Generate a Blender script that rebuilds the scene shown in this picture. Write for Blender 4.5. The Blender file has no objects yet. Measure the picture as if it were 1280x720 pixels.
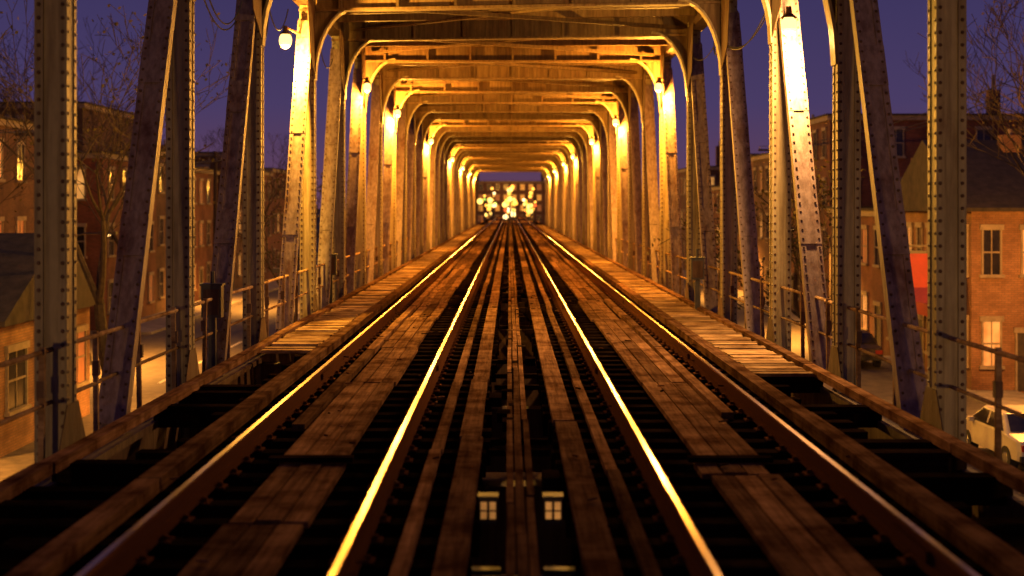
import bpy, math, random
from mathutils import Vector, Matrix
random.seed(7)
sc = bpy.context.scene
sc.view_settings.view_transform = 'Standard'
sc.view_settings.look = 'None'
sc.view_settings.exposure = 0
EYE = 2.07
GZ = -4.7

# ------------------------------------------------------------------ materials
def newmat(name):
    m = bpy.data.materials.new(name); m.use_nodes = True
    nt = m.node_tree
    return m, nt, nt.nodes, nt.links, nt.nodes['Principled BSDF']

def noise(N, L, vec, scale, detail=5, rough=0.6):
    n = N.new('ShaderNodeTexNoise'); n.inputs['Scale'].default_value = scale
    n.inputs['Detail'].default_value = detail; n.inputs['Roughness'].default_value = rough
    L.new(vec, n.inputs['Vector']); return n

def ramp(N, L, fac, stops):
    r = N.new('ShaderNodeValToRGB')
    e = r.color_ramp.elements
    while len(e) < len(stops): e.new(0.5)
    for i, (p, c) in enumerate(stops):
        e[i].position = p; e[i].color = (*c, 1) if len(c) == 3 else c
    L.new(fac, r.inputs['Fac']); return r

def mapping(N, L, scale):
    tc = N.new('ShaderNodeTexCoord'); mp = N.new('ShaderNodeMapping')
    mp.inputs['Scale'].default_value = scale
    L.new(tc.outputs['Object'], mp.inputs['Vector']); return mp.outputs['Vector']

def mixc(N, L, fac, a, b, mode='MIX'):
    m = N.new('ShaderNodeMix'); m.data_type = 'RGBA'; m.blend_type = mode
    for v, i in ((fac, 0), (a, 6), (b, 7)):
        if isinstance(v, (int, float)): m.inputs[i].default_value = v
        elif isinstance(v, tuple): m.inputs[i].default_value = (*v, 1)
        else: L.new(v, m.inputs[i])
    return m.outputs[2]

def tinted(N, L, col, amt=0.6):
    a = N.new('ShaderNodeAttribute'); a.attribute_name = 'tint'
    mr = N.new('ShaderNodeMapRange')
    mr.inputs['To Min'].default_value = 1 - amt; mr.inputs['To Max'].default_value = 1 + amt
    L.new(a.outputs['Fac'], mr.inputs['Value'])
    vm = N.new('ShaderNodeVectorMath'); vm.operation = 'SCALE'
    L.new(col, vm.inputs[0]); L.new(mr.outputs[0], vm.inputs['Scale'])
    return vm.outputs[0]

def mat_steel(name, paint, rust, lo=0.45, hi=0.62, rough=0.5):
    m, nt, N, L, B = newmat(name)
    v = mapping(N, L, (1, 1, 0.45))
    n1 = noise(N, L, v, 2.2, 8, 0.7)
    f = ramp(N, L, n1.outputs['Fac'], [(lo, (0, 0, 0)), (hi, (1, 1, 1))])
    n2 = noise(N, L, v, 14, 4, 0.6)
    p2 = mixc(N, L, n2.outputs['Fac'], tuple(c * 0.7 for c in paint), tuple(min(1, c * 1.2) for c in paint))
    c = mixc(N, L, f.outputs['Color'], p2, rust)
    v3 = mapping(N, L, (9, 9, 0.5))
    n3 = noise(N, L, v3, 1.6, 4, 0.6)
    s = ramp(N, L, n3.outputs['Fac'], [(0.35, (0.6, 0.55, 0.5)), (0.6, (1, 1, 1))])
    c = mixc(N, L, 1.0, c, s.outputs['Color'], 'MULTIPLY')
    c = tinted(N, L, c, 0.25)
    L.new(c, B.inputs['Base Color'])
    B.inputs['Roughness'].default_value = rough
    B.inputs['Specular IOR Level'].default_value = 0.3
    b = N.new('ShaderNodeBump'); b.inputs['Strength'].default_value = 0.3; b.inputs['Distance'].default_value = 0.02
    L.new(n2.outputs['Fac'], b.inputs['Height']); L.new(b.outputs['Normal'], B.inputs['Normal'])
    return m

def mat_wood(name, c1, c2, rough=0.75, axis='Y', spec=0.0):
    m, nt, N, L, B = newmat(name)
    sv = (14, 0.6, 14) if axis == 'Y' else (0.6, 14, 14)
    v = mapping(N, L, sv)
    n = noise(N, L, v, 1.5, 7, 0.7)
    c = ramp(N, L, n.outputs['Fac'], [(0.3, c1), (0.7, c2)])
    v2 = mapping(N, L, (1, 1, 1))
    n2 = noise(N, L, v2, 2.0, 6, 0.65)
    st = ramp(N, L, n2.outputs['Fac'], [(0.36, (0.35, 0.29, 0.25)), (0.6, (1, 1, 1))])
    cc = mixc(N, L, 1.0, c.outputs['Color'], st.outputs['Color'], 'MULTIPLY')
    cc = tinted(N, L, cc, 0.5)
    L.new(cc, B.inputs['Base Color']); B.inputs['Roughness'].default_value = rough
    B.inputs['Specular IOR Level'].default_value = spec
    b = N.new('ShaderNodeBump'); b.inputs['Strength'].default_value = 0.6; b.inputs['Distance'].default_value = 0.01
    L.new(n.outputs['Fac'], b.inputs['Height']); L.new(b.outputs['Normal'], B.inputs['Normal'])
    return m

def mat_metal(name, col, rough, met=1.0, spec=0.5):
    m, nt, N, L, B = newmat(name)
    v = mapping(N, L, (20, 0.5, 20)); n = noise(N, L, v, 3, 4)
    c = mixc(N, L, n.outputs['Fac'], tuple(x * 0.6 for x in col), col)
    L.new(c, B.inputs['Base Color'])
    r = N.new('ShaderNodeMapRange'); r.inputs['To Min'].default_value = rough * 0.8; r.inputs['To Max'].default_value = rough * 1.3
    L.new(n.outputs['Fac'], r.inputs['Value']); L.new(r.outputs[0], B.inputs['Roughness'])
    B.inputs['Metallic'].default_value = met; B.inputs['Specular IOR Level'].default_value = spec
    return m

def mat_noise(name, a, b, scale=3, rough=0.8, lo=0.35, hi=0.65, bump=0.3):
    m, nt, N, L, B = newmat(name)
    v = mapping(N, L, (1, 1, 1)); n = noise(N, L, v, scale, 7, 0.65)
    r = ramp(N, L, n.outputs['Fac'], [(lo, a), (hi, b)])
    L.new(r.outputs['Color'], B.inputs['Base Color']); B.inputs['Roughness'].default_value = rough
    bp = N.new('ShaderNodeBump'); bp.inputs['Strength'].default_value = bump; bp.inputs['Distance'].default_value = 0.02
    L.new(n.outputs['Fac'], bp.inputs['Height']); L.new(bp.outputs['Normal'], B.inputs['Normal'])
    return m

def mat_brick(name, c1, c2, mortar=(0.16, 0.12, 0.09)):
    m, nt, N, L, B = newmat(name)
    tc = N.new('ShaderNodeTexCoord'); sx = N.new('ShaderNodeSeparateXYZ'); L.new(tc.outputs['Object'], sx.inputs[0])
    ad = N.new('ShaderNodeMath'); L.new(sx.outputs[0], ad.inputs[0]); L.new(sx.outputs[1], ad.inputs[1])
    cb = N.new('ShaderNodeCombineXYZ'); L.new(ad.outputs[0], cb.inputs[0]); L.new(sx.outputs[2], cb.inputs[1])
    bt = N.new('ShaderNodeTexBrick'); L.new(cb.outputs[0], bt.inputs['Vector'])
    bt.inputs['Scale'].default_value = 1; bt.inputs['Brick Width'].default_value = 0.23; bt.inputs['Row Height'].default_value = 0.08
    bt.inputs['Mortar Size'].default_value = 0.008
    bt.inputs['Color1'].default_value = (*c1, 1); bt.inputs['Color2'].default_value = (*c2, 1); bt.inputs['Mortar'].default_value = (*mortar, 1)
    n = noise(N, L, tc.outputs['Object'], 0.7, 6, 0.65)
    st = ramp(N, L, n.outputs['Fac'], [(0.3, (0.4, 0.35, 0.32)), (0.65, (1, 1, 1))])
    c = mixc(N, L, 1.0, bt.outputs['Color'], st.outputs['Color'], 'MULTIPLY')
    L.new(c, B.inputs['Base Color']); B.inputs['Roughness'].default_value = 0.85
    return m

def mat_emit(name, col, s, vary=False, sample=False):
    m, nt, N, L, B = newmat(name)
    B.inputs['Base Color'].default_value = (*[c * 0.5 for c in col], 1)
    B.inputs['Emission Strength'].default_value = s
    if vary:
        v = mapping(N, L, (1, 1, 0.6)); n = noise(N, L, v, 2.2, 4)
        r = ramp(N, L, n.outputs['Fac'], [(0.3, tuple(c * 0.25 for c in col)), (0.7, col)])
        L.new(r.outputs['Color'], B.inputs['Emission Color'])
    else:
        B.inputs['Emission Color'].default_value = (*col, 1)
    if not sample: m.cycles.emission_sampling = 'NONE'
    return m

M = {}
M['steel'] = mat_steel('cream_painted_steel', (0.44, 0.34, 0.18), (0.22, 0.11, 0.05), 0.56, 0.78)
M['steelg'] = mat_steel('grey_painted_steel', (0.32, 0.22, 0.18), (0.17, 0.08, 0.05), 0.5, 0.66)
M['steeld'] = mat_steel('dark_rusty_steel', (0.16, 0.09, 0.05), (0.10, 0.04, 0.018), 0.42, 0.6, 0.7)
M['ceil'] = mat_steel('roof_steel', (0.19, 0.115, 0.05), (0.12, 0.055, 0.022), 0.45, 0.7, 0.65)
M['wood'] = mat_wood('weathered_plank', (0.09, 0.042, 0.02), (0.34, 0.175, 0.085))
M['tie'] = mat_wood('creosote_tie', (0.008, 0.005, 0.0035), (0.03, 0.016, 0.010), 0.9, 'X')
M['walk'] = mat_wood('walkway_board', (0.34, 0.2, 0.10), (0.62, 0.40, 0.2), 0.7, 'X')
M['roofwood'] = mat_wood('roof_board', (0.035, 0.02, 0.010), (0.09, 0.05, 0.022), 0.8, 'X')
M['railtop'] = mat_metal('polished_rail', (0.62, 0.38, 0.23), 0.2)
M['rail'] = mat_metal('rusty_rail', (0.13, 0.05, 0.022), 0.8, 0.0, 0.0)
M['asphalt'] = mat_noise('asphalt', (0.06, 0.055, 0.048), (0.13, 0.115, 0.095), 2.5, 0.7)
M['ground'] = mat_noise('ground_dirt', (0.07, 0.055, 0.035), (0.15, 0.12, 0.08), 0.8, 0.9)
M['conc'] = mat_noise('concrete', (0.2, 0.18, 0.16), (0.34, 0.31, 0.27), 1.5, 0.85)
M['paint'] = mat_noise('road_paint', (0.5, 0.48, 0.42), (0.8, 0.78, 0.7), 6, 0.6)
M['bricka'] = mat_brick('red_brick', (0.25, 0.08, 0.045), (0.17, 0.05, 0.035))
M['brickb'] = mat_brick('brown_brick', (0.18, 0.085, 0.05), (0.12, 0.055, 0.035))
M['brickc'] = mat_brick('buff_brick', (0.38, 0.2, 0.11), (0.29, 0.15, 0.08))
M['roof'] = mat_noise('roof_felt', (0.02, 0.018, 0.016), (0.05, 0.04, 0.035), 3, 0.9)
M['trim'] = mat_noise('stone_trim', (0.22, 0.18, 0.13), (0.34, 0.28, 0.21), 4, 0.7)
M['glass'] = mat_noise('dark_window_glass', (0.015, 0.015, 0.02), (0.04, 0.035, 0.04), 2, 0.12)
M['winlit'] = mat_emit('lit_window', (1.0, 0.45, 0.10), 0.8, True)
M['windim'] = mat_emit('dim_window', (1.0, 0.4, 0.12), 0.14, True)
M['winfar'] = mat_emit('far_lit_window', (1.0, 0.42, 0.06), 0.9, True)
M['panelit'] = mat_emit('glow_pane', (1.0, 0.40, 0.09), 0.6, True)  # glowing panes of the made-up boxes between the tracks
M['bark'] = mat_noise('bark', (0.03, 0.02, 0.015), (0.08, 0.055, 0.035), 8, 0.9)
M['leaf'] = mat_noise('dry_leaf', (0.05, 0.045, 0.015), (0.12, 0.09, 0.03), 5, 0.8)
M['red'] = mat_noise('red_paint', (0.26, 0.012, 0.01), (0.38, 0.02, 0.015), 3, 0.6)
M['white'] = mat_noise('white_car_paint', (0.58, 0.52, 0.44), (0.7, 0.64, 0.55), 2, 0.25, bump=0.0)
M['black'] = mat_noise('black_rubber', (0.012, 0.012, 0.012), (0.03, 0.03, 0.03), 6, 0.6)
M['dark'] = mat_noise('dark_iron', (0.03, 0.025, 0.02), (0.07, 0.055, 0.04), 6, 0.5)
M['bulb'] = mat_emit('sodium_bulb', (1.0, 0.62, 0.16), 3.2)
M['glowamb'] = mat_emit('amber_globe', (1.0, 0.42, 0.05), 3.2)
M['glowgold'] = mat_emit('gold_globe', (1.0, 0.6, 0.12), 3)
M['glowred'] = mat_emit('red_signal', (1.0, 0.10, 0.02), 3)
M['glowgrn'] = mat_emit('green_signal', (0.5, 0.9, 0.12), 1.3)
M['glowpale'] = mat_emit('pale_globe', (1.0, 0.72, 0.3), 4)
M['green'] = mat_noise('green_paint', (0.03, 0.05, 0.02), (0.05, 0.07, 0.03), 6, 0.6)
M['chrome'] = mat_metal('trim_metal', (0.6, 0.6, 0.6), 0.2)
M['roadlamp'] = mat_emit('street_lamp_glass', (1.0, 0.55, 0.16), 5)

# ------------------------------------------------------------------ mesh builder
class B_:
    def __init__(s): s.v = []; s.f = []; s.m = []; s.t = []; s.mats = []
    def mi(s, k):
        if k not in s.mats: s.mats.append(k)
        return s.mats.index(k)
    def add(s, vs, fs, mat, tint=None):
        o = len(s.v); s.v += [tuple(v) for v in vs]; i = s.mi(mat)
        t = random.random() if tint is None else tint
        for f in fs: s.f.append(tuple(a + o for a in f)); s.m.append(i); s.t.append(t)
    def box(s, x0, x1, y0, y1, z0, z1, mat, tint=None):
        vs = [(x0,y0,z0),(x1,y0,z0),(x1,y1,z0),(x0,y1,z0),(x0,y0,z1),(x1,y0,z1),(x1,y1,z1),(x0,y1,z1)]
        s.add(vs, [(0,3,2,1),(4,5,6,7),(0,1,5,4),(1,2,6,5),(2,3,7,6),(3,0,4,7)], mat, tint)
    def beam(s, p, q, w, h, mat, up=(0,0,1), tint=None):
        p = Vector(p); q = Vector(q); d = (q - p).normalized(); up = Vector(up)
        if abs(d.dot(up)) > 0.99: up = Vector((1,0,0))
        a = d.cross(up).normalized(); b = a.cross(d)
        vs = []
        for e in (p, q):
            for sx, sz in ((-1,-1),(1,-1),(1,1),(-1,1)): vs.append(e + a*sx*w/2 + b*sz*h/2)
        s.add(vs, [(0,1,2,3),(7,6,5,4),(0,4,5,1),(1,5,6,2),(2,6,7,3),(3,7,4,0)], mat, tint)
    def tube(s, p, q, r0, r1, mat, n=6, caps=True, tint=None):
        p = Vector(p); q = Vector(q); d = (q - p)
        if d.length < 1e-6: return
        d.normalize(); up = Vector((0,0,1)) if abs(d.z) < 0.95 else Vector((1,0,0))
        a = d.cross(up).normalized(); b = a.cross(d); vs = []
        for e, r in ((p, r0), (q, r1)):
            for i in range(n):
                t = 2*math.pi*i/n; vs.append(e + a*math.cos(t)*r + b*math.sin(t)*r)
        fs = [(i, (i+1)%n, n+(i+1)%n, n+i) for i in range(n)]
        if caps: fs += [tuple(range(n))[::-1], tuple(range(n, 2*n))]
        s.add(vs, fs, mat, tint)
    def prism(s, prof, ax, a, b, mat, tint=None):
        n = len(prof)
        def mk(p, c): return (c, p[0], p[1]) if ax == 'x' else (p[0], c, p[1])
        vs = [mk(p, a) for p in prof] + [mk(p, b) for p in prof]
        fs = [(i, (i+1)%n, n+(i+1)%n, n+i) for i in range(n)] + [tuple(range(n))[::-1], tuple(range(n, 2*n))]
        s.add(vs, fs, mat, tint)
    def sphere(s, c, r, mat, n=12, k=8, sz=1.0):
        vs = []; fs = []
        for j in range(1, k):
            ph = math.pi*j/k
            for i in range(n):
                t = 2*math.pi*i/n
                vs.append((c[0]+r*math.sin(ph)*math.cos(t), c[1]+r*math.sin(ph)*math.sin(t), c[2]+r*sz*math.cos(ph)))
        vs += [(c[0],c[1],c[2]+r*sz),(c[0],c[1],c[2]-r*sz)]
        for j in range(k-2):
            for i in range(n): fs.append((j*n+i, (j+1)*n+i, (j+1)*n+(i+1)%n, j*n+(i+1)%n))
        T = len(vs)-2
        for i in range(n): fs.append((T, i, (i+1)%n)); fs.append((T+1, (k-2)*n+(i+1)%n, (k-2)*n+i))
        s.add(vs, fs, mat)
    def rivet(s, c, nrm, mat, r=0.019):
        nrm = Vector(nrm); up = Vector((0,0,1)); a = nrm.cross(up).normalized(); b = up; c = Vector(c); vs = []
        for rr, h in ((r, 0), (r*0.7, r*0.6)):
            for i in range(6):
                t = math.pi*i/3; vs.append(c + a*math.cos(t)*rr + b*math.sin(t)*rr + nrm*h)
        fs = [(i, (i+1)%6, 6+(i+1)%6, 6+i) for i in range(6)] + [tuple(range(6,12))]
        s.add(vs, fs, mat, 0.5)
    def obj(s, name, parent=None, smooth=False):
        me = bpy.data.meshes.new(name); me.from_pydata(s.v, [], s.f)
        for k in s.mats: me.materials.append(M[k])
        me.polygons.foreach_set('material_index', s.m)
        at = me.attributes.new('tint', 'FLOAT', 'FACE'); at.data.foreach_set('value', s.t)
        if smooth: me.polygons.foreach_set('use_smooth', [True]*len(s.f))
        me.update(); o = bpy.data.objects.new(name, me); sc.collection.objects.link(o)
        if parent: o.parent = parent
        return o

def empty(name):
    e = bpy.data.objects.new(name, None); sc.collection.objects.link(e); e.empty_display_size = 0.3; return e

def light(name, loc, power, col=(1.0, 0.52, 0.13), r=0.12, parent=None, spot=None):
    l = bpy.data.lights.new(name, 'SPOT' if spot else 'POINT'); l.energy = power; l.color = col; l.shadow_soft_size = r
    if spot: l.spot_size = math.radians(spot); l.spot_blend = 0.7
    o = bpy.data.objects.new(name, l); o.location = loc; sc.collection.objects.link(o)
    if parent: o.parent = parent
    return o

# ------------------------------------------------------------------ bridge
bridge = empty('steel_truss_bridge')
P = 5.4
LZ = [-7.8, -2.4, 3.0, 8.4, 13.2, 18.25, 23.5, 29.9, 35.3]
RZ = [-7.8, -2.4, 3.4, 9.0, 14.3, 18.6, 23.2, 28.7, 34.2]
z = 40.4
while z < 172:
    LZ.append(z); RZ.append(z); z += P
ENDZ = LZ[-1] + 0.5
XI, XO, DP = 4.15, 4.45, 0.30
TOP = 6.15

cols = B_(); diag = B_(); knees = B_(); riv = B_()
for side, Zs in ((-1, LZ), (1, RZ)):
    for k, Z in enumerate(Zs):
        x0, x1 = sorted((side*XI, side*XO))
        t = random.random()
        near = Z < 62
        cols.box(x0+0.012, x1-0.012, Z+0.02, Z+DP-0.02, -0.95, TOP+0.3, 'steel', t)
        for ex0, ex1 in ((x0, x0+0.08), (x1-0.08, x1)):
            cols.box(ex0, ex1, Z, Z+0.08, -0.95, TOP+0.25, 'steel', t*0.7)
            cols.box(ex0, ex1, Z+DP-0.08, Z+DP, -0.95, TOP+0.25, 'steel', t*0.7)
        if near:
            zz = -0.2
            while zz < (TOP if Z > 20 else 4.9):
                for xx in (x0+0.04, x1-0.04): riv.rivet((xx, Z, zz), (0,-1,0), 'steeld', 0.021)
                if Z < 45:
                    xf = x1 if side < 0 else x0
                    for yy in (Z+0.04, Z+DP-0.04): riv.rivet((xf, yy, zz), (-side,0,0), 'steel', 0.019)
                zz += 0.125
        xi = side*(XI-0.012)
        cols.prism([(Z-0.35, -0.3), (Z+0.65, -0.3), (Z+0.32, 0.25), (Z-0.02, 0.25)], 'x', min(xi, xi+side*0.01), max(xi, xi+side*0.01), 'steeld')
        if k > 0 and not (8 < Z < 15):
            b0 = Z - 3.0; t0 = Z - 0.12; zb, zt = -0.35, 5.9
            xm = side*(XI+XO)/2
            for dx in (-0.115, 0.115):
                diag.beam((xm+dx, b0, zb), (xm+dx, t0, zt), 0.04, 0.22, 'steelg', (0,1,0), t)
            diag.beam((xm, b0-0.10, zb), (xm, t0-0.10, zt), 0.19, 0.02, 'steelg', (0,1,0.4), 0.2+0.6*t)
            for dx in (-0.115, 0.115):
                diag.beam((xm+dx, b0-0.115, zb), (xm+dx, t0-0.115, zt), 0.075, 0.02, 'steelg', (0,1,0.4), t)
            for a in (0.02, 0.3, 0.62, 0.86):
                ln = (t0-b0)
                p = Vector((xm, b0+ln*a-0.128, zb+(zt-zb)*a)); q = Vector((xm, b0+ln*(a+0.08)-0.128, zb+(zt-zb)*(a+0.08)))
                diag.beam(p, q, 0.31, 0.012, 'steelg', (0,1,0), t)
            if Z < 45:
                n = 48
                for i in range(n):
                    a = i/n
                    for dx in (-0.115, 0.115):
                        riv.rivet((xm+dx, b0+(t0-b0)*a-0.133, zb+(zt-zb)*a), (0,-1,0), 'steeld', 0.019)
            diag.prism([(Z-0.8, 5.2), (Z-0.02, 4.8), (Z-0.02, 6.3), (Z-1.1, 6.3)], 'x', min(side*(XI-0.02), side*(XI-0.004)), max(side*(XI-0.02), side*(XI-0.004)), 'steeld')
        R = 1.5; RX = 0.85; pts = []
        if side > 0 and 18 < Z < 19: R = 2.3; RX = 1.5
        for i in range(9):
            a = math.pi/2*i/8
            pts.append((side*(XI - RX*(1-math.cos(a))), TOP+0.06 - R*(1-math.sin(a))))
        for i in range(8):
            (xa, za), (xb, zb_) = pts[i], pts[i+1]
            knees.beam((xa, Z+0.15, za), (xb, Z+0.15, zb_), 0.28, 0.045, 'steel', (1,0,0.5), t)
        web = pts + [(side*(XI+0.02), TOP+0.06)]
        n = len(web)
        vs = [(p[0], Z+0.14, p[1]) for p in web] + [(p[0], Z+0.16, p[1]) for p in web]
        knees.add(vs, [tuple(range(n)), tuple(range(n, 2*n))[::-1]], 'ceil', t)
cols.obj('posts', bridge); diag.obj('diagonals', bridge); knees.obj('knee_brackets', bridge); riv.obj('rivets', bridge)

roof = B_()
for k in range(len(LZ)):
    za, zb = LZ[k], RZ[k]
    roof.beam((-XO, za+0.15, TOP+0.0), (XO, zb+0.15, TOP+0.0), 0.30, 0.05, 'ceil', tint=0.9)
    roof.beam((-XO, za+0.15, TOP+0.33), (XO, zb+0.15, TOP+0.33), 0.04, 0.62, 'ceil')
    for i in range(-3, 4):
        x = i*1.2; ym = (za+zb)/2 + (zb-za)*x/9.06
        roof.box(x-0.03, x+0.03, ym+0.01, ym+0.28, TOP+0.03, TOP+0.6, 'ceil')
    if k+1 < len(LZ):
        ma, mb = LZ[k+1], RZ[k+1]
        for fr in (0.25, 0.5, 0.75):
            roof.beam((-XI, za+(ma-za)*fr, TOP+0.42), (XI, zb+(mb-zb)*fr, TOP+0.42), 0.16, 0.3, 'ceil')
        roof.beam((-XI+0.2, za+0.4, TOP+0.18), (XI-0.2, mb+0.1, TOP+0.18), 0.12, 0.08, 'ceil')
        roof.beam((XI-0.2, zb+0.4, TOP+0.25), (-XI+0.2, ma+0.1, TOP+0.25), 0.12, 0.05, 'ceil')
for x in (-2.6, -0.9, 0.9, 2.6):
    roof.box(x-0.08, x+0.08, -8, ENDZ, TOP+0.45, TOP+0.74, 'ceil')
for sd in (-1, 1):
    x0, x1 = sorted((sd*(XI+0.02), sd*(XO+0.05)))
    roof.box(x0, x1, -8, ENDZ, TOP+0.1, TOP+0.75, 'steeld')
roof.obj('overhead_frames', bridge)
rb = B_(); y = -8.0
while y < ENDZ:
    w = 0.28
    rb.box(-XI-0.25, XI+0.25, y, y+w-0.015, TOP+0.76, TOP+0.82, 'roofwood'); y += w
rb.obj('roof_boards', bridge)

sub = B_()
for sd in (-1, 1):
    x0, x1 = sorted((sd*(XI+0.1), sd*(XO-0.06)))
    sub.box(x0, x1, -8, 330, -1.35, -0.42, 'steeld')
    x0, x1 = sorted((sd*(XI-0.1), sd*(XO+0.06)))
    sub.box(x0, x1, -8, 330, -0.42, -0.34, 'steeld')
    sub.box(x0, x1, -8, 330, -1.42, -1.35, 'steeld')
for cx in (-2.41, -0.905, 1.08, 2.6):
    sub.box(cx-0.12, cx+0.12, -8, 330, -1.0, -0.42, 'steeld')
for k, Z in enumerate(LZ):
    sub.box(-XI, XI, Z, Z+0.3, -1.3, -0.5, 'steeld')
    if k % 3 == 1:
        for sd in (-1, 1):
            sub.box(sd*4.3-0.3, sd*4.3+0.3, Z-0.1, Z+0.5, GZ-0.2, -1.42, 'steeld')
            sub.box(sd*4.3-0.6, sd*4.3+0.6, Z-0.4, Z+0.8, GZ-0.2, GZ+0.5, 'conc')
y = ENDZ + 5
while y < 330:
    sub.box(-XI, XI, y, y+0.3, -1.3, -0.5, 'steeld')
    for sd in (-1, 1): sub.box(sd*4.3-0.3, sd*4.3+0.3, y, y+0.5, GZ-0.2, -1.42, 'steeld')
    y += 12
sub.obj('floor_girders', bridge)

# ------------------------------------------------------------------ tracks
RAILS = [(-2.50, -1.085), (1.08, 2.52)]
def rail(b, cx, y0, y1):
    prof = [(-0.07,-0.17),(0.07,-0.17),(0.07,-0.155),(0.012,-0.135),(0.012,-0.05),(0.034,-0.035),(0.036,-0.006),(0.028,-0.001),(-0.028,-0.001),(-0.036,-0.006),(-0.034,-0.035),(-0.012,-0.05),(-0.012,-0.135),(-0.07,-0.155)]
    b.prism([(cx+p[0], p[1]) for p in prof], 'y', y0, y1, 'rail')
    b.box(cx-0.023, cx+0.023, y0, y1, -0.0005, 0.003, 'railtop')
for ti, (a, c) in enumerate(RAILS):
    tr = empty('railway_track')
    rl = B_()
    for cx in (a, c):
        y = -6 + random.random()*4
        while y < 330:
            rail(rl, cx, y, y+11.88)
            rl.box(cx-0.045, cx+0.045, y+11.5, y+12.3, -0.13, -0.06, 'rail')
            y += 11.9
    rl.obj('rails', tr)
    ties = B_(); mid = (a+c)/2; sgn = -1 if mid < 0 else 1
    y = -6
    while y < 328:
        xi = sgn*(0.32 + random.uniform(-0.05, 0.05)); xo = sgn*(3.25 + random.uniform(-0.25, 0.3))
        if random.random() < 0.3: xo = sgn*4.1
        yy = y + random.uniform(-0.03, 0.03); dz = random.uniform(-0.012, 0.0)
        ties.box(min(xi, xo), max(xi, xo), yy, yy+0.21, -0.42, -0.18+dz, 'tie')
        if y < 60:
            for cx in (a, c):
                ties.box(cx-0.14, cx+0.14, yy+0.02, yy+0.19, -0.18, -0.167, 'rail')
                for s2 in (-1, 1): ties.box(cx+s2*0.095-0.02, cx+s2*0.095+0.02, yy+0.08, yy+0.12, -0.167, -0.135, 'rail')
        y += 0.6
    ties.obj('ties', tr)

def boards(b, xs, y0, y1, lmin, lmax, ztop, th, jit=0.012, mat='wood', skip=0.0):
    for (xa, xb) in xs:
        y = y0 + random.random()*2
        while y < y1:
            l = random.uniform(lmin, lmax); o = random.uniform(-jit, jit); dz = random.uniform(-0.008, 0.008)
            if random.random() >= skip:
                o2 = random.uniform(-jit, jit)
                x0, x1 = xa+o, xb+o
                vs = [(x0,y,ztop-th),(x1,y,ztop-th),(x1+o2,y+l-0.02,ztop-th),(x0+o2,y+l-0.02,ztop-th),
                      (x0,y,ztop+dz),(x1,y,ztop+dz),(x1+o2,y+l-0.02,ztop+dz),(x0+o2,y+l-0.02,ztop+dz)]
                b.add(vs, [(0,3,2,1),(4,5,6,7),(0,1,5,4),(1,2,6,5),(2,3,7,6),(3,0,4,7)], mat)
            y += l
gw = empty('timber_walkway')
b = B_()
for c0 in (-1.79, 1.80):
    y = -5.0
    while y < 326:
        l = random.choice([4.4, 5.0, 5.6, 6.2]); o = random.uniform(-0.04, 0.04)
        if y < 12.4 < y+l: l = 12.4-y
        for i in (-1, 0, 1):
            dz = random.uniform(-0.008, 0.006); w = 0.086
            b.box(c0+o+i*0.19-w, c0+o+i*0.19+w, y+random.uniform(0, .06), y+l-0.04, -0.178, -0.125+dz, 'wood')
        y += l
    b.box(c0-0.36, c0+0.36, 12.28, 12.42, -0.115, -0.075, 'tie')
b.obj('track_walkway_boards', gw)
b = B_()
boards(b, [(-0.80, -0.70), (-0.56, -0.36)], -5, 326, 4, 7, -0.12, 0.06, 0.01)
boards(b, [(0.36, 0.58), (0.72, 0.82)], -5, 326, 4, 7, -0.12, 0.06, 0.01)
boards(b, [(-0.115, -0.06), (-0.045, 0.02), (0.035, 0.09)], -5, 326, 3, 5, -0.1, 0.08, 0.006)
b.obj('centre_boards', gw)
b = B_()
boards(b, [(-3.02, -2.84), (2.86, 3.04)], -5, 326, 5, 8, -0.06, 0.12, 0.01)
boards(b, [(-4.1, -3.95), (3.95, 4.1)], -5, 326, 4, 7, -0.10, 0.1, 0.01)
boards(b, [(-2.27, -2.14), (2.14, 2.27)], 14, 326, 5, 8, -0.10, 0.08, 0.01)
b.obj('guard_timbers', gw)
b = B_()
for sd in (-1, 1):
    y = 19.0 if sd > 0 else 22
    while y < ENDZ:
        w = 0.2
        if random.random() > (0.12 if sd > 0 else 0.25):
            x0 = 3.12 + random.uniform(-0.04, 0.05); x1 = 3.93 + random.uniform(-0.06, 0.0)
            xa, xb = sorted((sd*x0, sd*x1)); dz = random.uniform(-0.01, 0.01)
            b.box(xa, xb, y, y+w, -0.178, -0.13+dz, 'walk')
        y += 0.235
b.obj('side_walkway_boards', gw)
b = B_()
y = 11.5
while y < 70:
    if random.random() < 0.6:
        s = random.uniform(-0.26, 0.26); b.box(s-0.07, s+0.07, y, y+random.uniform(0.1, 0.5), -0.2, -0.1, 'tie')
    if random.random() < 0.35: b.box(-0.28, 0.28, y, y+0.1, -0.24, -0.182, 'tie')
    y += 0.6
for i in range(160):
    x = random.uniform(-3.0, 3.0); y = random.uniform(6, 40)
    if abs(x) < 0.35: continue
    b.beam((x, y, -0.10), (x+random.uniform(-.1,.1), y+random.uniform(-.1,.1), -0.10), 0.02, 0.015, random.choice(['tie','wood','rail']))
b.obj('spacer_blocks', gw)

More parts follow.
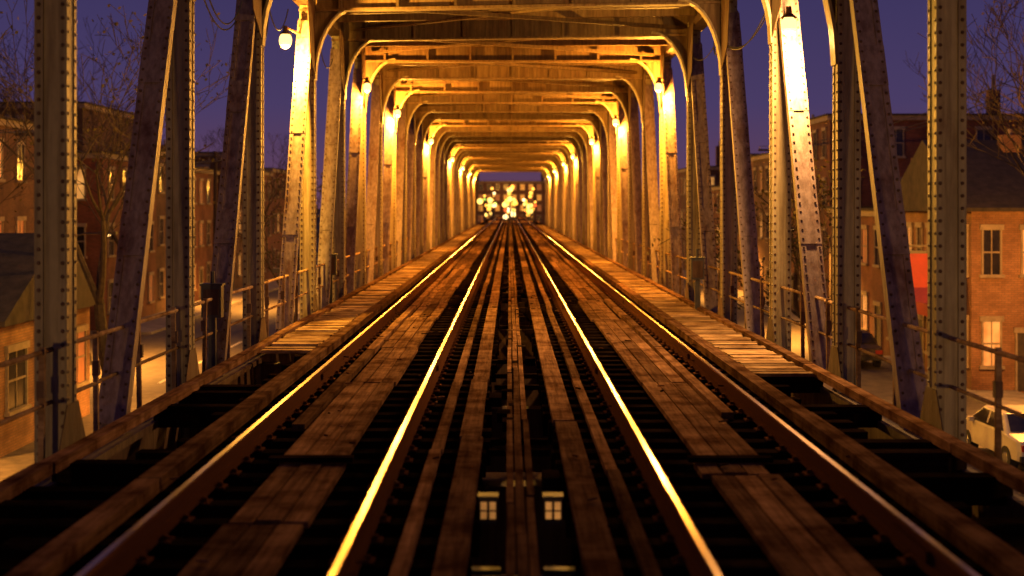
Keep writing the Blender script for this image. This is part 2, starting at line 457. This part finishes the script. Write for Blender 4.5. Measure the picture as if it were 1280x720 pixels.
for X in (-0.245, 0.225):
    e = empty('glow_pane_box'); b = B_(); Y = 10.4; Z0 = -0.19  # made-up box with glowing panes, stands in for lights below the ties
    b.box(X-0.065, X+0.065, Y+0.02, Y+0.13, Z0-0.04, Z0+0.15, 'dark')
    b.box(X-0.075, X+0.075, Y-0.01, Y+0.15, Z0+0.15, Z0+0.165, 'black')
    for dx in (-0.032, 0.032):
        b.box(X+dx-0.022, X+dx+0.022, Y+0.004, Y+0.018, Z0, Z0+0.12, 'panelit')
    b.box(X-0.008, X+0.008, Y-0.006, Y+0.018, Z0, Z0+0.12, 'dark'); b.box(X-0.06, X-0.0085, Y-0.004, Y+0.003, Z0+0.055, Z0+0.065, 'dark')
    b.box(X+0.0085, X+0.06, Y-0.004, Y+0.003, Z0+0.055, Z0+0.065, 'dark')
    b.box(X-0.1, X+0.1, Y-1.3, Y-1.2, Z0-0.075, Z0-0.041, 'green')
    b.obj('pane_box_body', e)

# ------------------------------------------------------------------ railings
for sd in (-1, 1):
    e = empty('bridge_railing'); b = B_(); x = sd*4.3
    y = 0.9
    while y < ENDZ:
        lean = random.uniform(-0.02, 0.02)
        b.beam((x, y, -0.34), (x+lean, y+lean, 0.80), 0.05, 0.05, 'walk', (0,1,0), 0.3)
        b.beam((x, y, 0.35), (x, y, 0.5), 0.07, 0.07, 'steeld', (0,1,0))
        y += 1.72
    for zz, r in ((0.76, 0.024), (0.28, 0.02)):
        y = -6
        while y < ENDZ:
            b.tube((x, y, zz+random.uniform(-.01,.01)), (x, y+5.2, zz+random.uniform(-.01,.01)), r, r, 'walk', 6); y += 5.2
    b.obj('rails_and_posts', e)

for (X, Y) in ((-4.3, 20.4), (3.95, 31.0), (-4.2, 33)):
    e = empty('relay_box'); b = B_()
    b.box(X-0.05, X+0.05, Y-0.05, Y+0.05, -0.3, 0.5, 'dark')
    b.box(X-0.14, X+0.14, Y-0.1, Y+0.1, 0.5, 0.95, 'dark')
    b.box(X-0.16, X+0.16, Y-0.12, Y+0.12, 0.95, 0.98, 'dark')
    b.box(X-0.11, X+0.11, Y-0.112, Y-0.101, 0.54, 0.9, 'steeld')
    b.tube((X, Y, 0.98), (X, Y, 1.15), 0.03, 0.03, 'dark')
    b.obj('cabinet', e)

# ------------------------------------------------------------------ bridge lamps
SOD = (1.0, 0.40, 0.04)
def bridge_lamp(X, Y, Zl, side, power, col=SOD, arm=0.6, gr=0.11):
    e = empty('bridge_lamp'); b = B_()
    cx = side*4.3
    b.beam((cx, Y+arm, Zl+0.24), (X, Y, Zl+0.29), 0.035, 0.035, 'steel')
    vs = []; n = 14
    for r, h in ((0.04, 0.32), (0.05, 0.22), (0.13, 0.15), (0.125, 0.145)):
        for i in range(n):
            t = 2*math.pi*i/n; vs.append((X+r*math.cos(t), Y+r*math.sin(t), Zl+h))
    fs = [(j*n+i, j*n+(i+1)%n, (j+1)*n+(i+1)%n, (j+1)*n+i) for j in range(3) for i in range(n)] + [tuple(range(n))]
    b.add(vs, fs, 'steeld')
    b.sphere((X, Y, Zl+0.03), gr, 'bulb', 14, 10, 1.25)
    b.obj('lamp_fixture', e)
    light('lamp_light', (X, Y, Zl-0.2), power, col, 0.08, e)
bridge_lamp(-4.56, 28.7, 5.35, -1, 3000, (1.0, 0.50, 0.06), 1.3, 0.13)
bridge_lamp(4.1, 21.6, 4.75, 1, 1500, (1.0, 0.54, 0.18), 1.65, 0.12)
def idx(z): return min(LZ, key=lambda a: abs(a-z))
for z, p in ((40, 1600), (51, 3200), (73, 2900), (100, 2700), (122, 2700), (144, 2700), (165, 2700)):
    bridge_lamp(-4.0, idx(z)-0.9, 5.3, -1, p)
for z, p in ((40, 2800), (56, 3200), (73, 2900), (95, 2700), (112, 2700), (133, 2700), (155, 2700)):
    bridge_lamp(4.0, idx(z)-0.9, 5.3, 1, p)

# ------------------------------------------------------------------ ground, roads
b = B_(); b.add([(-2500,-600,GZ),(2500,-600,GZ),(2500,4000,GZ),(-2500,4000,GZ)], [(0,1,2,3)], 'ground'); b.obj('ground')
def sheet(name, x0, x1, y0, y1, zo, mat):
    b = B_(); b.add([(x0,y0,GZ+zo),(x1,y0,GZ+zo),(x1,y1,GZ+zo),(x0,y1,GZ+zo)], [(0,1,2,3)], mat); return b.obj(name)
sheet('road', -19, -8, -60, 500, 0.004, 'asphalt'); sheet('road', 7.5, 16.2, -60, 500, 0.004, 'asphalt')
sheet('road', -80, 80, 66, 74, 0.008, 'asphalt')
b = B_()
for x0, x1 in ((-22, -19), (16.2, 18.2)):
    for y0, y1 in ((-60, 64), (76, 500)): b.box(x0, x1, y0, y1, GZ-0.1, GZ+0.13, 'conc')
b.obj('pavement')
b = B_()
for x in (-13.5, 11.9):
    y = -50
    while y < 300:
        b.add([(x-0.07,y,GZ+0.012),(x+0.07,y,GZ+0.012),(x+0.07,y+3,GZ+0.012),(x-0.07,y+3,GZ+0.012)], [(0,1,2,3)], 'paint'); y += 7
b.obj('road_markings')

# ------------------------------------------------------------------ buildings
def house(name, x0, x1, y0, y1, h, storeys, wall, faces, lit=0.2, base=GZ, roof='flat', ww=0.95, sp=2.4, chim=1, wl='winlit'):
    e = empty(name); b = B_()
    z0 = base-0.1; z1 = base+h
    b.box(x0, x1, y0, y1, z0, z1, wall); b.obj('walls', e)
    r = B_()
    if roof == 'flat':
        r.box(x0-0.15, x1+0.15, y0-0.15, y1+0.15, z1+0.002, z1+0.28, 'trim')
        r.box(x0-0.25, x1+0.25, y0-0.25, y1+0.25, z1+0.28, z1+0.38, 'roof')
    elif roof == 'gx':
        ym = (y0+y1)/2; rh = (y1-y0)*0.28
        r.prism([(y0-0.4, z1-0.02), (y1+0.4, z1-0.02), (y1+0.4, z1+0.12), (ym, z1+rh), (y0-0.4, z1+0.12)], 'x', x0-0.35, x1+0.35, 'roof')
    for i in range(chim):
        cx = x0+(x1-x0)*(0.25+0.5*i); cy = y0+(y1-y0)*random.uniform(0.3, 0.7)
        r.box(cx-0.35, cx+0.35, cy-0.35, cy+0.35, z1+0.1, z1+2.0+random.random(), wall)
        r.tube((cx, cy, z1+2.0), (cx, cy, z1+3.2), 0.12, 0.1, 'trim')
    r.obj('roof', e)
    w = B_(); sh = h/storeys
    def win(face, c, zc, wd, ht, door=False):
        q = random.random(); gm = wl if q < lit else ('windim' if q < lit*2 else 'glass')
        if door: gm = 'dark'
        def bx(a0, a1, d0, d1, za, zb, m):
            if face == '-y': w.box(a0, a1, y0-d1, y0-d0, za, zb, m)
            elif face == '-x': w.box(x0-d1, x0-d0, a0, a1, za, zb, m)
            else: w.box(x1+d0, x1+d1, a0, a1, za, zb, m)
        a0, a1 = c-wd/2, c+wd/2; za, zb = zc-ht/2, zc+ht/2
        bx(a0, a1, 0.003, 0.02, za, zb, gm)
        f = 0.07
        bx(a0-f, a0, 0.002, 0.08, za, zb, 'trim'); bx(a1, a1+f, 0.002, 0.08, za, zb, 'trim')
        bx(a0-f-0.06, a1+f+0.06, 0.003, 0.12, zb+0.001, zb+0.2, 'trim')
        if not door:
            bx(a0-f-0.08, a1+f+0.08, 0.003, 0.16, za-0.12, za-0.001, 'trim')
            bx(a0, a1, 0.021, 0.05, zc-0.03, zc+0.03, 'trim')
            bx(c-0.02, c+0.02, 0.022, 0.045, za, zc-0.031, 'trim'); bx(c-0.02, c+0.02, 0.022, 0.045, zc+0.031, zb, 'trim')
    for face in faces:
        lo, hi = (x0, x1) if face == '-y' else (y0, y1)
        n = max(1, int((hi-lo)/sp))
        for s in range(storeys):
            for i in range(n):
                c = lo + (hi-lo)*(i+0.5)/n; zc = base + sh*(s+0.55)
                if s == 0 and i % 3 == 1: win(face, c, base+1.15, 1.0, 2.1, True)
                else: win(face, c, zc, ww, min(1.6, sh*0.52))
    w.obj('windows_and_doors', e)
    return e

y = 50
specs = [(9.6, 'bricka'), (10.3, 'brickb'), (9.4, 'bricka'), (10.0, 'brickb'), (9.2, 'bricka'), (10.6, 'brickb'), (9.6, 'bricka'), (10.0, 'bricka')]
for i, (h, wm) in enumerate(specs):
    l = random.uniform(9.5, 12)
    if 58 < y < 78 and i == 2: y += 6
    house('brick_house', -34, -22.2-random.uniform(0, .4), y, y+l-0.1, h, 3, wm, ['-y', '+x'], 0.14, ww=0.95)
    y += l
house('brick_garage', -21.5, -13.8, 38.5, 47, 3.6, 1, 'brickc', ['-y', '+x'], 0.25, roof='gx', chim=0, ww=1.5, sp=2.6)
house('brick_house', -46, -25, 84, 98, 12.5, 4, 'brickb', ['-y'], 0.2)
house('brick_house', 16.6, 28, 52, 62, 6.6, 2, 'brickc', ['-y', '-x'], 0.2, ww=0.6, sp=1.35, roof='gx', wl='winlit')
house('corner_shop', 16.9, 26, 62.5, 69.9, 6.3, 2, 'bricka', ['-x'], 0.3)
house('brick_house', 18.6, 34, 84, 99, 11.8, 4, 'bricka', ['-y', '-x'], 0.08, chim=2, ww=0.8)
house('brick_house', 18.5, 30, 78, 83.5, 6.4, 2, 'brickc', ['-y', '-x'], 0.4, ww=0.8)
y = 100
for i in range(6):
    l = random.uniform(10, 13); house('brick_house', 18.6, 32, y, y+l-0.1, random.uniform(8, 11), 3, random.choice(['bricka', 'brickb', 'brickc']), ['-x', '-y'], 0.3); y += l
house('brick_house', 34.5, 52, 70, 84, 12.5, 4, 'brickb', ['-y', '-x'], 0.05, chim=2)
e = empty('shop_awning'); b = B_()
b.prism([(15.2, GZ+3.2), (16.58, GZ+4.3), (16.58, GZ+4.15), (15.2, GZ+3.05)], 'y', 52.5, 58, 'red')
b.box(15.17, 15.2, 52.5, 58, GZ+2.75, GZ+3.2, 'red')
b.obj('awning_canvas', e)
e = empty('shop_sign'); b = B_()
b.box(14.0, 15.1, 51.0, 51.2, GZ+3.9, GZ+5.1, 'red'); b.box(13.9, 15.2, 51.02, 51.18, GZ+5.101, GZ+5.2, 'dark')
b.tube((15.3, 51.1, GZ), (15.3, 51.1, GZ+5.6), 0.06, 0.05, 'dark', 8)
b.beam((15.3, 51.1, GZ+5.38), (13.9, 51.1, GZ+5.38), 0.05, 0.05, 'dark')
b.obj('sign_board', e)
stn = house('station_building', -16, 16, 345, 360, 12.5, 5, 'brickb', ['-y'], 0.35, wl='winfar', ww=1.0, sp=2.0, chim=2)

# ------------------------------------------------------------------ street lamps and added fill lamps
def street_or_fill_lamp(X, Y, H, side, power, col=(1.0, 0.36, 0.045), spot=150):
    e = empty('street_or_fill_lamp'); b = B_()
    b.tube((X, Y, GZ), (X, Y, GZ+0.8), 0.12, 0.1, 'dark', 10); b.tube((X, Y, GZ+0.8), (X, Y, GZ+H-0.6), 0.08, 0.05, 'dark', 10)
    pts = [(X, Y, GZ+H-0.6), (X+side*0.3, Y, GZ+H-0.15), (X+side*1.0, Y, GZ+H), (X+side*1.7, Y, GZ+H)]
    for i in range(3): b.tube(pts[i], pts[i+1], 0.045, 0.04, 'dark', 8)
    hx = X+side*2.0
    b.box(hx-0.38, hx+0.38, Y-0.15, Y+0.15, GZ+H-0.04, GZ+H+0.1, 'dark')
    b.sphere((hx, Y, GZ+H-0.05), 0.12, 'roadlamp', 12, 6, 0.6)
    b.obj('lamp_post', e)
    light('lamp_light', (hx, Y, GZ+H-0.35), power, col, 0.15, e, spot)
street_or_fill_lamp(-19.4, 32, 6.0, 1, 22000); street_or_fill_lamp(-19.4, 62, 5.6, 1, 13000); street_or_fill_lamp(-19.6, 98, 5.6, 1, 9000)
street_or_fill_lamp(-5.6, 48, 4.6, -1, 14000)
street_or_fill_lamp(17.8, 43.0, 5.8, -1, 4800, spot=None); street_or_fill_lamp(16.6, 74.8, 5.6, -1, 14000); street_or_fill_lamp(16.8, 110, 5.8, -1, 9000)
street_or_fill_lamp(-7.8, 1.5, 5.2, 1, 700, (1.0, 0.54, 0.17), None); street_or_fill_lamp(7.8, 2.0, 5.2, -1, 800, (1.0, 0.54, 0.17), None)  # added out-of-view pair, put in to light the near posts

# ------------------------------------------------------------------ distant lights
def signal(X, Y, H, cols_):
    e = empty('railway_signal'); b = B_()
    b.tube((X, Y, -0.4), (X, Y, H), 0.07, 0.06, 'dark', 8)
    b.box(X-0.22, X+0.22, Y-0.1, Y+0.1, H-0.1, H+0.35+0.45*len(cols_), 'dark')
    for i, c in enumerate(cols_): b.sphere((X, Y-0.14, H+0.2+0.45*i), 0.17, c, 10, 6)
    b.obj('signal_mast', e)
signal(-3.4, 190, 2.8, ['glowgrn', 'glowamb']); signal(3.4, 196, 2.0, ['glowred', 'glowamb']); signal(-0.1, 240, 4.5, ['glowred', 'glowred']); signal(0.4, 215, 1.4, ['glowamb'])
def platform_lamp(X, Y, H, m):
    e = empty('platform_lamp'); b = B_()
    b.tube((X, Y, -0.4), (X, Y, H), 0.07, 0.05, 'dark', 8); b.sphere((X, Y, H+0.2), random.uniform(0.2, 0.42), m, 12, 8)
    b.box(X-0.12, X+0.12, Y-0.12, Y+0.12, H-0.1, H, 'dark')
    b.obj('lamp_post', e)
for i in range(80):
    X = random.gauss(0, 2.3); Y = random.uniform(200, 325)
    if abs(abs(X)-1.8) < 0.9: X = math.copysign(random.choice([0.0, 3.0, 3.4, 0.3]), X) + random.uniform(-.2, .2)
    platform_lamp(X, Y, abs(random.gauss(0.8, 2.3)) % 6 + 0.3, random.choice(['glowamb']*8 + ['glowgold']*6 + ['glowpale']*2 + ['glowgrn', 'glowred']))
for yy, zz in ((205, 5), (270, 5), (332, 6)):
    light('far_fill_light', (0, yy, zz), 8000 if yy < 300 else 4000, (1, 0.40, 0.05), 0.3, stn)  # added fill without a fixture, warms the far tracks and building front

# ------------------------------------------------------------------ trees
def tree(X, Y, H, seed, leaves=0, spread=0.55):
    rnd = random.Random(seed); e = empty('bare_tree'); b = B_(); lf = B_()
    def br(p, d, l, r, lev):
        segs = 3
        for s in range(segs):
            d2 = (d + Vector((rnd.uniform(-1,1), rnd.uniform(-1,1), rnd.uniform(-0.5,0.8)))*0.14).normalized()
            q = p + d2*l/segs; r2 = r*0.86
            b.tube(p, q, max(r, 0.011), max(r2, 0.01), 'bark', 6 if lev < 3 else 3, False); p, d, r = q, d2, r2
            if lev > 0 and lev < 6 and s < 2 and rnd.random() < 0.6:
                ax = Vector((rnd.uniform(-1,1), rnd.uniform(-1,1), rnd.uniform(-0.2,0.7))).normalized()
                br(p, (d*0.6+ax*0.8).normalized(), l*0.55, r*0.5, lev+2)
        if lev >= 7 or r < 0.005:
            for i in range(leaves):
                c = p + Vector([rnd.uniform(-.35,.35) for _ in range(3)]); u = Vector([rnd.uniform(-1,1) for _ in range(3)]).normalized()*0.07
                w = u.cross(Vector((rnd.random(), rnd.random(), 1))).normalized()*0.05
                lf.add([c-u, c+w, c+u, c-w], [(0,1,2,3)], 'leaf')
            return
        n = 3 if lev < 2 else rnd.choice([2, 2, 3])
        for i in range(n):
            a = rnd.uniform(0, 6.28); sp = spread*rnd.uniform(0.7, 1.3)
            side = Vector((math.cos(a), math.sin(a), rnd.uniform(-0.1, 0.5)))
            br(p, (d + side*sp).normalized(), l*rnd.uniform(0.66, 0.84), r*0.68, lev+1)
    br(Vector((X, Y, GZ)), Vector((0,0,1)), H*0.3, H*0.018, 0)
    b.obj('trunk_and_limbs', e)
    if leaves: lf.obj('leaves', e)
tree(-23.5, 66, 16, 1); tree(-20.5, 52, 9.5, 2, 2); tree(-21.2, 80, 14, 3); tree(-20, 110, 13, 9); tree(-16.5, 36.5, 11.5, 15)
tree(-11.5, 42, 13.5, 4, 1); tree(19.5, 50, 17, 5, 1, 0.6); tree(16.8, 42, 14.5, 12, 0, 0.6); tree(24, 66, 15, 6); tree(9.6, 40, 9, 7, 4); tree(17.5, 88, 11, 8, 1); tree(-9.4, 62, 9, 11, 3)

# ------------------------------------------------------------------ utility poles and wires
def upole(X, Y, H):
    e = empty('utility_pole'); b = B_()
    b.tube((X, Y, GZ), (X, Y, GZ+H), 0.16, 0.11, 'bark', 8); b.box(X-1.1, X+1.1, Y-0.06, Y+0.06, GZ+H-0.7, GZ+H-0.56, 'bark')
    for dx in (-1, -0.4, 0.4, 1): b.tube((X+dx, Y, GZ+H-0.56), (X+dx, Y, GZ+H-0.4), 0.04, 0.03, 'trim', 6)
    b.obj('pole', e)
poles = [(-18.9, 58, 10.3), (-18.9, 92, 10.3), (21.5, 49.5, 13), (16.9, 92, 11)]
for p in poles: upole(*p)
b = B_()
def wire(p, q, sag, r=0.02, n=14):
    p = Vector(p); q = Vector(q); last = p
    for i in range(1, n+1):
        t = i/n; c = p.lerp(q, t) - Vector((0,0,sag*4*t*(1-t))); b.tube(last, c, r, r, 'black', 4, False); last = c
for dx in (-1, 0.4, 1):
    wire((-18.9+dx, 20, GZ+10), (-18.9+dx, 58, GZ+9.9), 0.9); wire((-18.9+dx, 58, GZ+9.9), (-18.9+dx, 92, GZ+9.9), 0.8)
    wire((21.5+dx, 49.5, GZ+12.6), (16.9+dx, 92, GZ+10.6), 0.9); wire((21.5+dx, 49.5, GZ+12.6), (60, 60+dx, GZ+11), 1.0)
wire((-60, 80, GZ+11), (-18.9, 92, GZ+10), 0.8); wire((-60, 84, GZ+10), (-18.9, 92, GZ+9), 1.0)
b.obj('overhead_wires')
b = B_()
for sd, Z, zz in ((-1, 18.6, 5.2), (-1, 23.8, 5.5), (1, 23.4, 5.3), (-1, 30.2, 5.6), (1, 29, 5.6)):
    for i in range(3):
        p = Vector((sd*(4.1+0.1*i), Z, zz+0.1*i)); wire(p, p+Vector((sd*random.uniform(-.1,.6), random.uniform(2, 5), random.uniform(-0.2, 0.3))), random.uniform(0.2, 0.6), 0.012)
b.obj('hanging_cables', bridge)

# ------------------------------------------------------------------ parked cars
def car(X, Y, paint, yaw):
    e = empty('parked_car')
    prof = [(-2.15,0.35),(-2.2,0.62),(-2.1,0.86),(-1.35,0.95),(-0.75,1.38),(0.55,1.42),(1.25,1.0),(2.0,0.9),(2.2,0.7),(2.2,0.35)]
    b = B_(); n = len(prof); secs = [(-0.86, 0.94), (-0.80, 1.0), (0.80, 1.0), (0.86, 0.94)]
    vs = []
    for xo, s in secs:
        for (yy, zz) in prof:
            inset = 0.82 if zz > 1.1 else 1.0
            vs.append((xo*inset, yy*s, 0.3+(zz-0.3)*(0.97 if s < 1 else 1.0)))
    fs = []
    for k in range(3):
        for i in range(n): fs.append((k*n+i, k*n+(i+1)%n, (k+1)*n+(i+1)%n, (k+1)*n+i))
    fs += [tuple(range(n))[::-1], tuple(range(3*n, 4*n))]
    b.add(vs, fs, paint); body = b.obj('body', e)
    g = B_()
    for s in (-1, 1):
        g.add([(s*0.868, -1.15, 0.99), (s*0.868, 1.1, 1.0), (s*0.735, 0.5, 1.36), (s*0.735, -0.7, 1.33)], [(0,1,2,3)], 'glass')
        g.add([(s*0.872, -0.1, 0.98), (s*0.872, 0.0, 0.98), (s*0.738, 0.0, 1.37), (s*0.738, -0.1, 1.37)], [(0,1,2,3)], paint)
    g.add([(-0.74, -1.34, 0.99), (0.74, -1.34, 0.99), (0.62, -0.80, 1.37), (-0.62, -0.80, 1.37)], [(0,1,2,3)], 'glass')
    g.add([(-0.74, 1.25, 1.03), (0.74, 1.25, 1.03), (0.62, 0.62, 1.40), (-0.62, 0.62, 1.40)], [(0,1,2,3)], 'glass')
    for s in (-1, 1):
        g.box(s*0.66-0.14, s*0.66+0.14, -2.225, -2.15, 0.62, 0.78, 'red'); g.box(s*0.66-0.14, s*0.66+0.14, 2.14, 2.225, 0.6, 0.74, 'chrome')
        g.box(s*0.95-0.07, s*0.95+0.07, 0.8, 0.95, 0.95, 1.07, paint)
    g.box(-0.84, 0.84, -2.26, -2.15, 0.36, 0.5, 'black'); g.box(-0.84, 0.84, 2.15, 2.26, 0.36, 0.5, 'black')
    g.obj('glass_and_trim', e)
    w = B_()
    for sx in (-1, 1):
        for yy in (-1.35, 1.35):
            w.tube((sx*0.66, yy, 0.32), (sx*0.89, yy, 0.32), 0.32, 0.32, 'black', 18); w.tube((sx*0.88, yy, 0.32), (sx*0.9, yy, 0.32), 0.18, 0.16, 'chrome', 12)
    w.obj('wheels', e)
    m = body.modifiers.new('bev', 'BEVEL'); m.width = 0.05; m.segments = 3; m.limit_method = 'ANGLE'
    e.location = (X, Y, GZ+0.01); e.rotation_euler = (0, 0, yaw)
car(13.4, 38.2, 'white', 0.05); car(14.6, 62, 'dark', 0.0); car(-17.8, 56, 'dark', 0); car(-9.6, 70, 'white', 3.14)

# ------------------------------------------------------------------ world
w = bpy.data.worlds.new('World'); sc.world = w; w.use_nodes = True
N = w.node_tree.nodes; L = w.node_tree.links; bg = N['Background']
sky = N.new('ShaderNodeTexSky'); sky.sky_type = 'NISHITA'; sky.sun_disc = False
sky.sun_elevation = math.radians(0.5); sky.sun_rotation = math.radians(180)
tc = N.new('ShaderNodeTexCoord'); sx = N.new('ShaderNodeSeparateXYZ'); L.new(tc.outputs['Generated'], sx.inputs[0])
r2 = N.new('ShaderNodeValToRGB'); L.new(sx.outputs[2], r2.inputs['Fac'])
e2 = r2.color_ramp.elements; e2[0].position = 0.0; e2[0].color = (0.12, 0.050, 0.09, 1); e2[1].position = 0.2; e2[1].color = (0.030, 0.026, 0.100, 1)
m3 = e2.new(0.07); m3.color = (0.062, 0.042, 0.125, 1)
sc_ = N.new('ShaderNodeVectorMath'); sc_.operation = 'SCALE'; sc_.inputs['Scale'].default_value = 0.002; L.new(sky.outputs[0], sc_.inputs[0])
ad = N.new('ShaderNodeVectorMath'); ad.operation = 'ADD'; L.new(sc_.outputs[0], ad.inputs[0]); L.new(r2.outputs[0], ad.inputs[1])
L.new(ad.outputs[0], bg.inputs['Color']); bg.inputs['Strength'].default_value = 1.0

s = bpy.data.lights.new('sun', 'SUN'); s.energy = 0.01; s.angle = math.radians(3); s.color = (0.8, 0.6, 1.0)
so = bpy.data.objects.new('sun', s); sc.collection.objects.link(so); so.rotation_euler = (math.radians(80), 0, 0)

# ------------------------------------------------------------------ camera
cam = bpy.data.cameras.new('camera'); co = bpy.data.objects.new('camera', cam); sc.collection.objects.link(co)
co.location = (-0.09, 0, EYE); co.rotation_euler = (math.radians(90), 0, 0)
cam.sensor_width = 36; cam.lens = 50.6; cam.shift_y = -102/1280; cam.shift_x = 3/1280
cam.clip_end = 6000; cam.clip_start = 0.1
cam.dof.use_dof = True; cam.dof.focus_distance = 22; cam.dof.aperture_fstop = 1.2
sc.camera = co
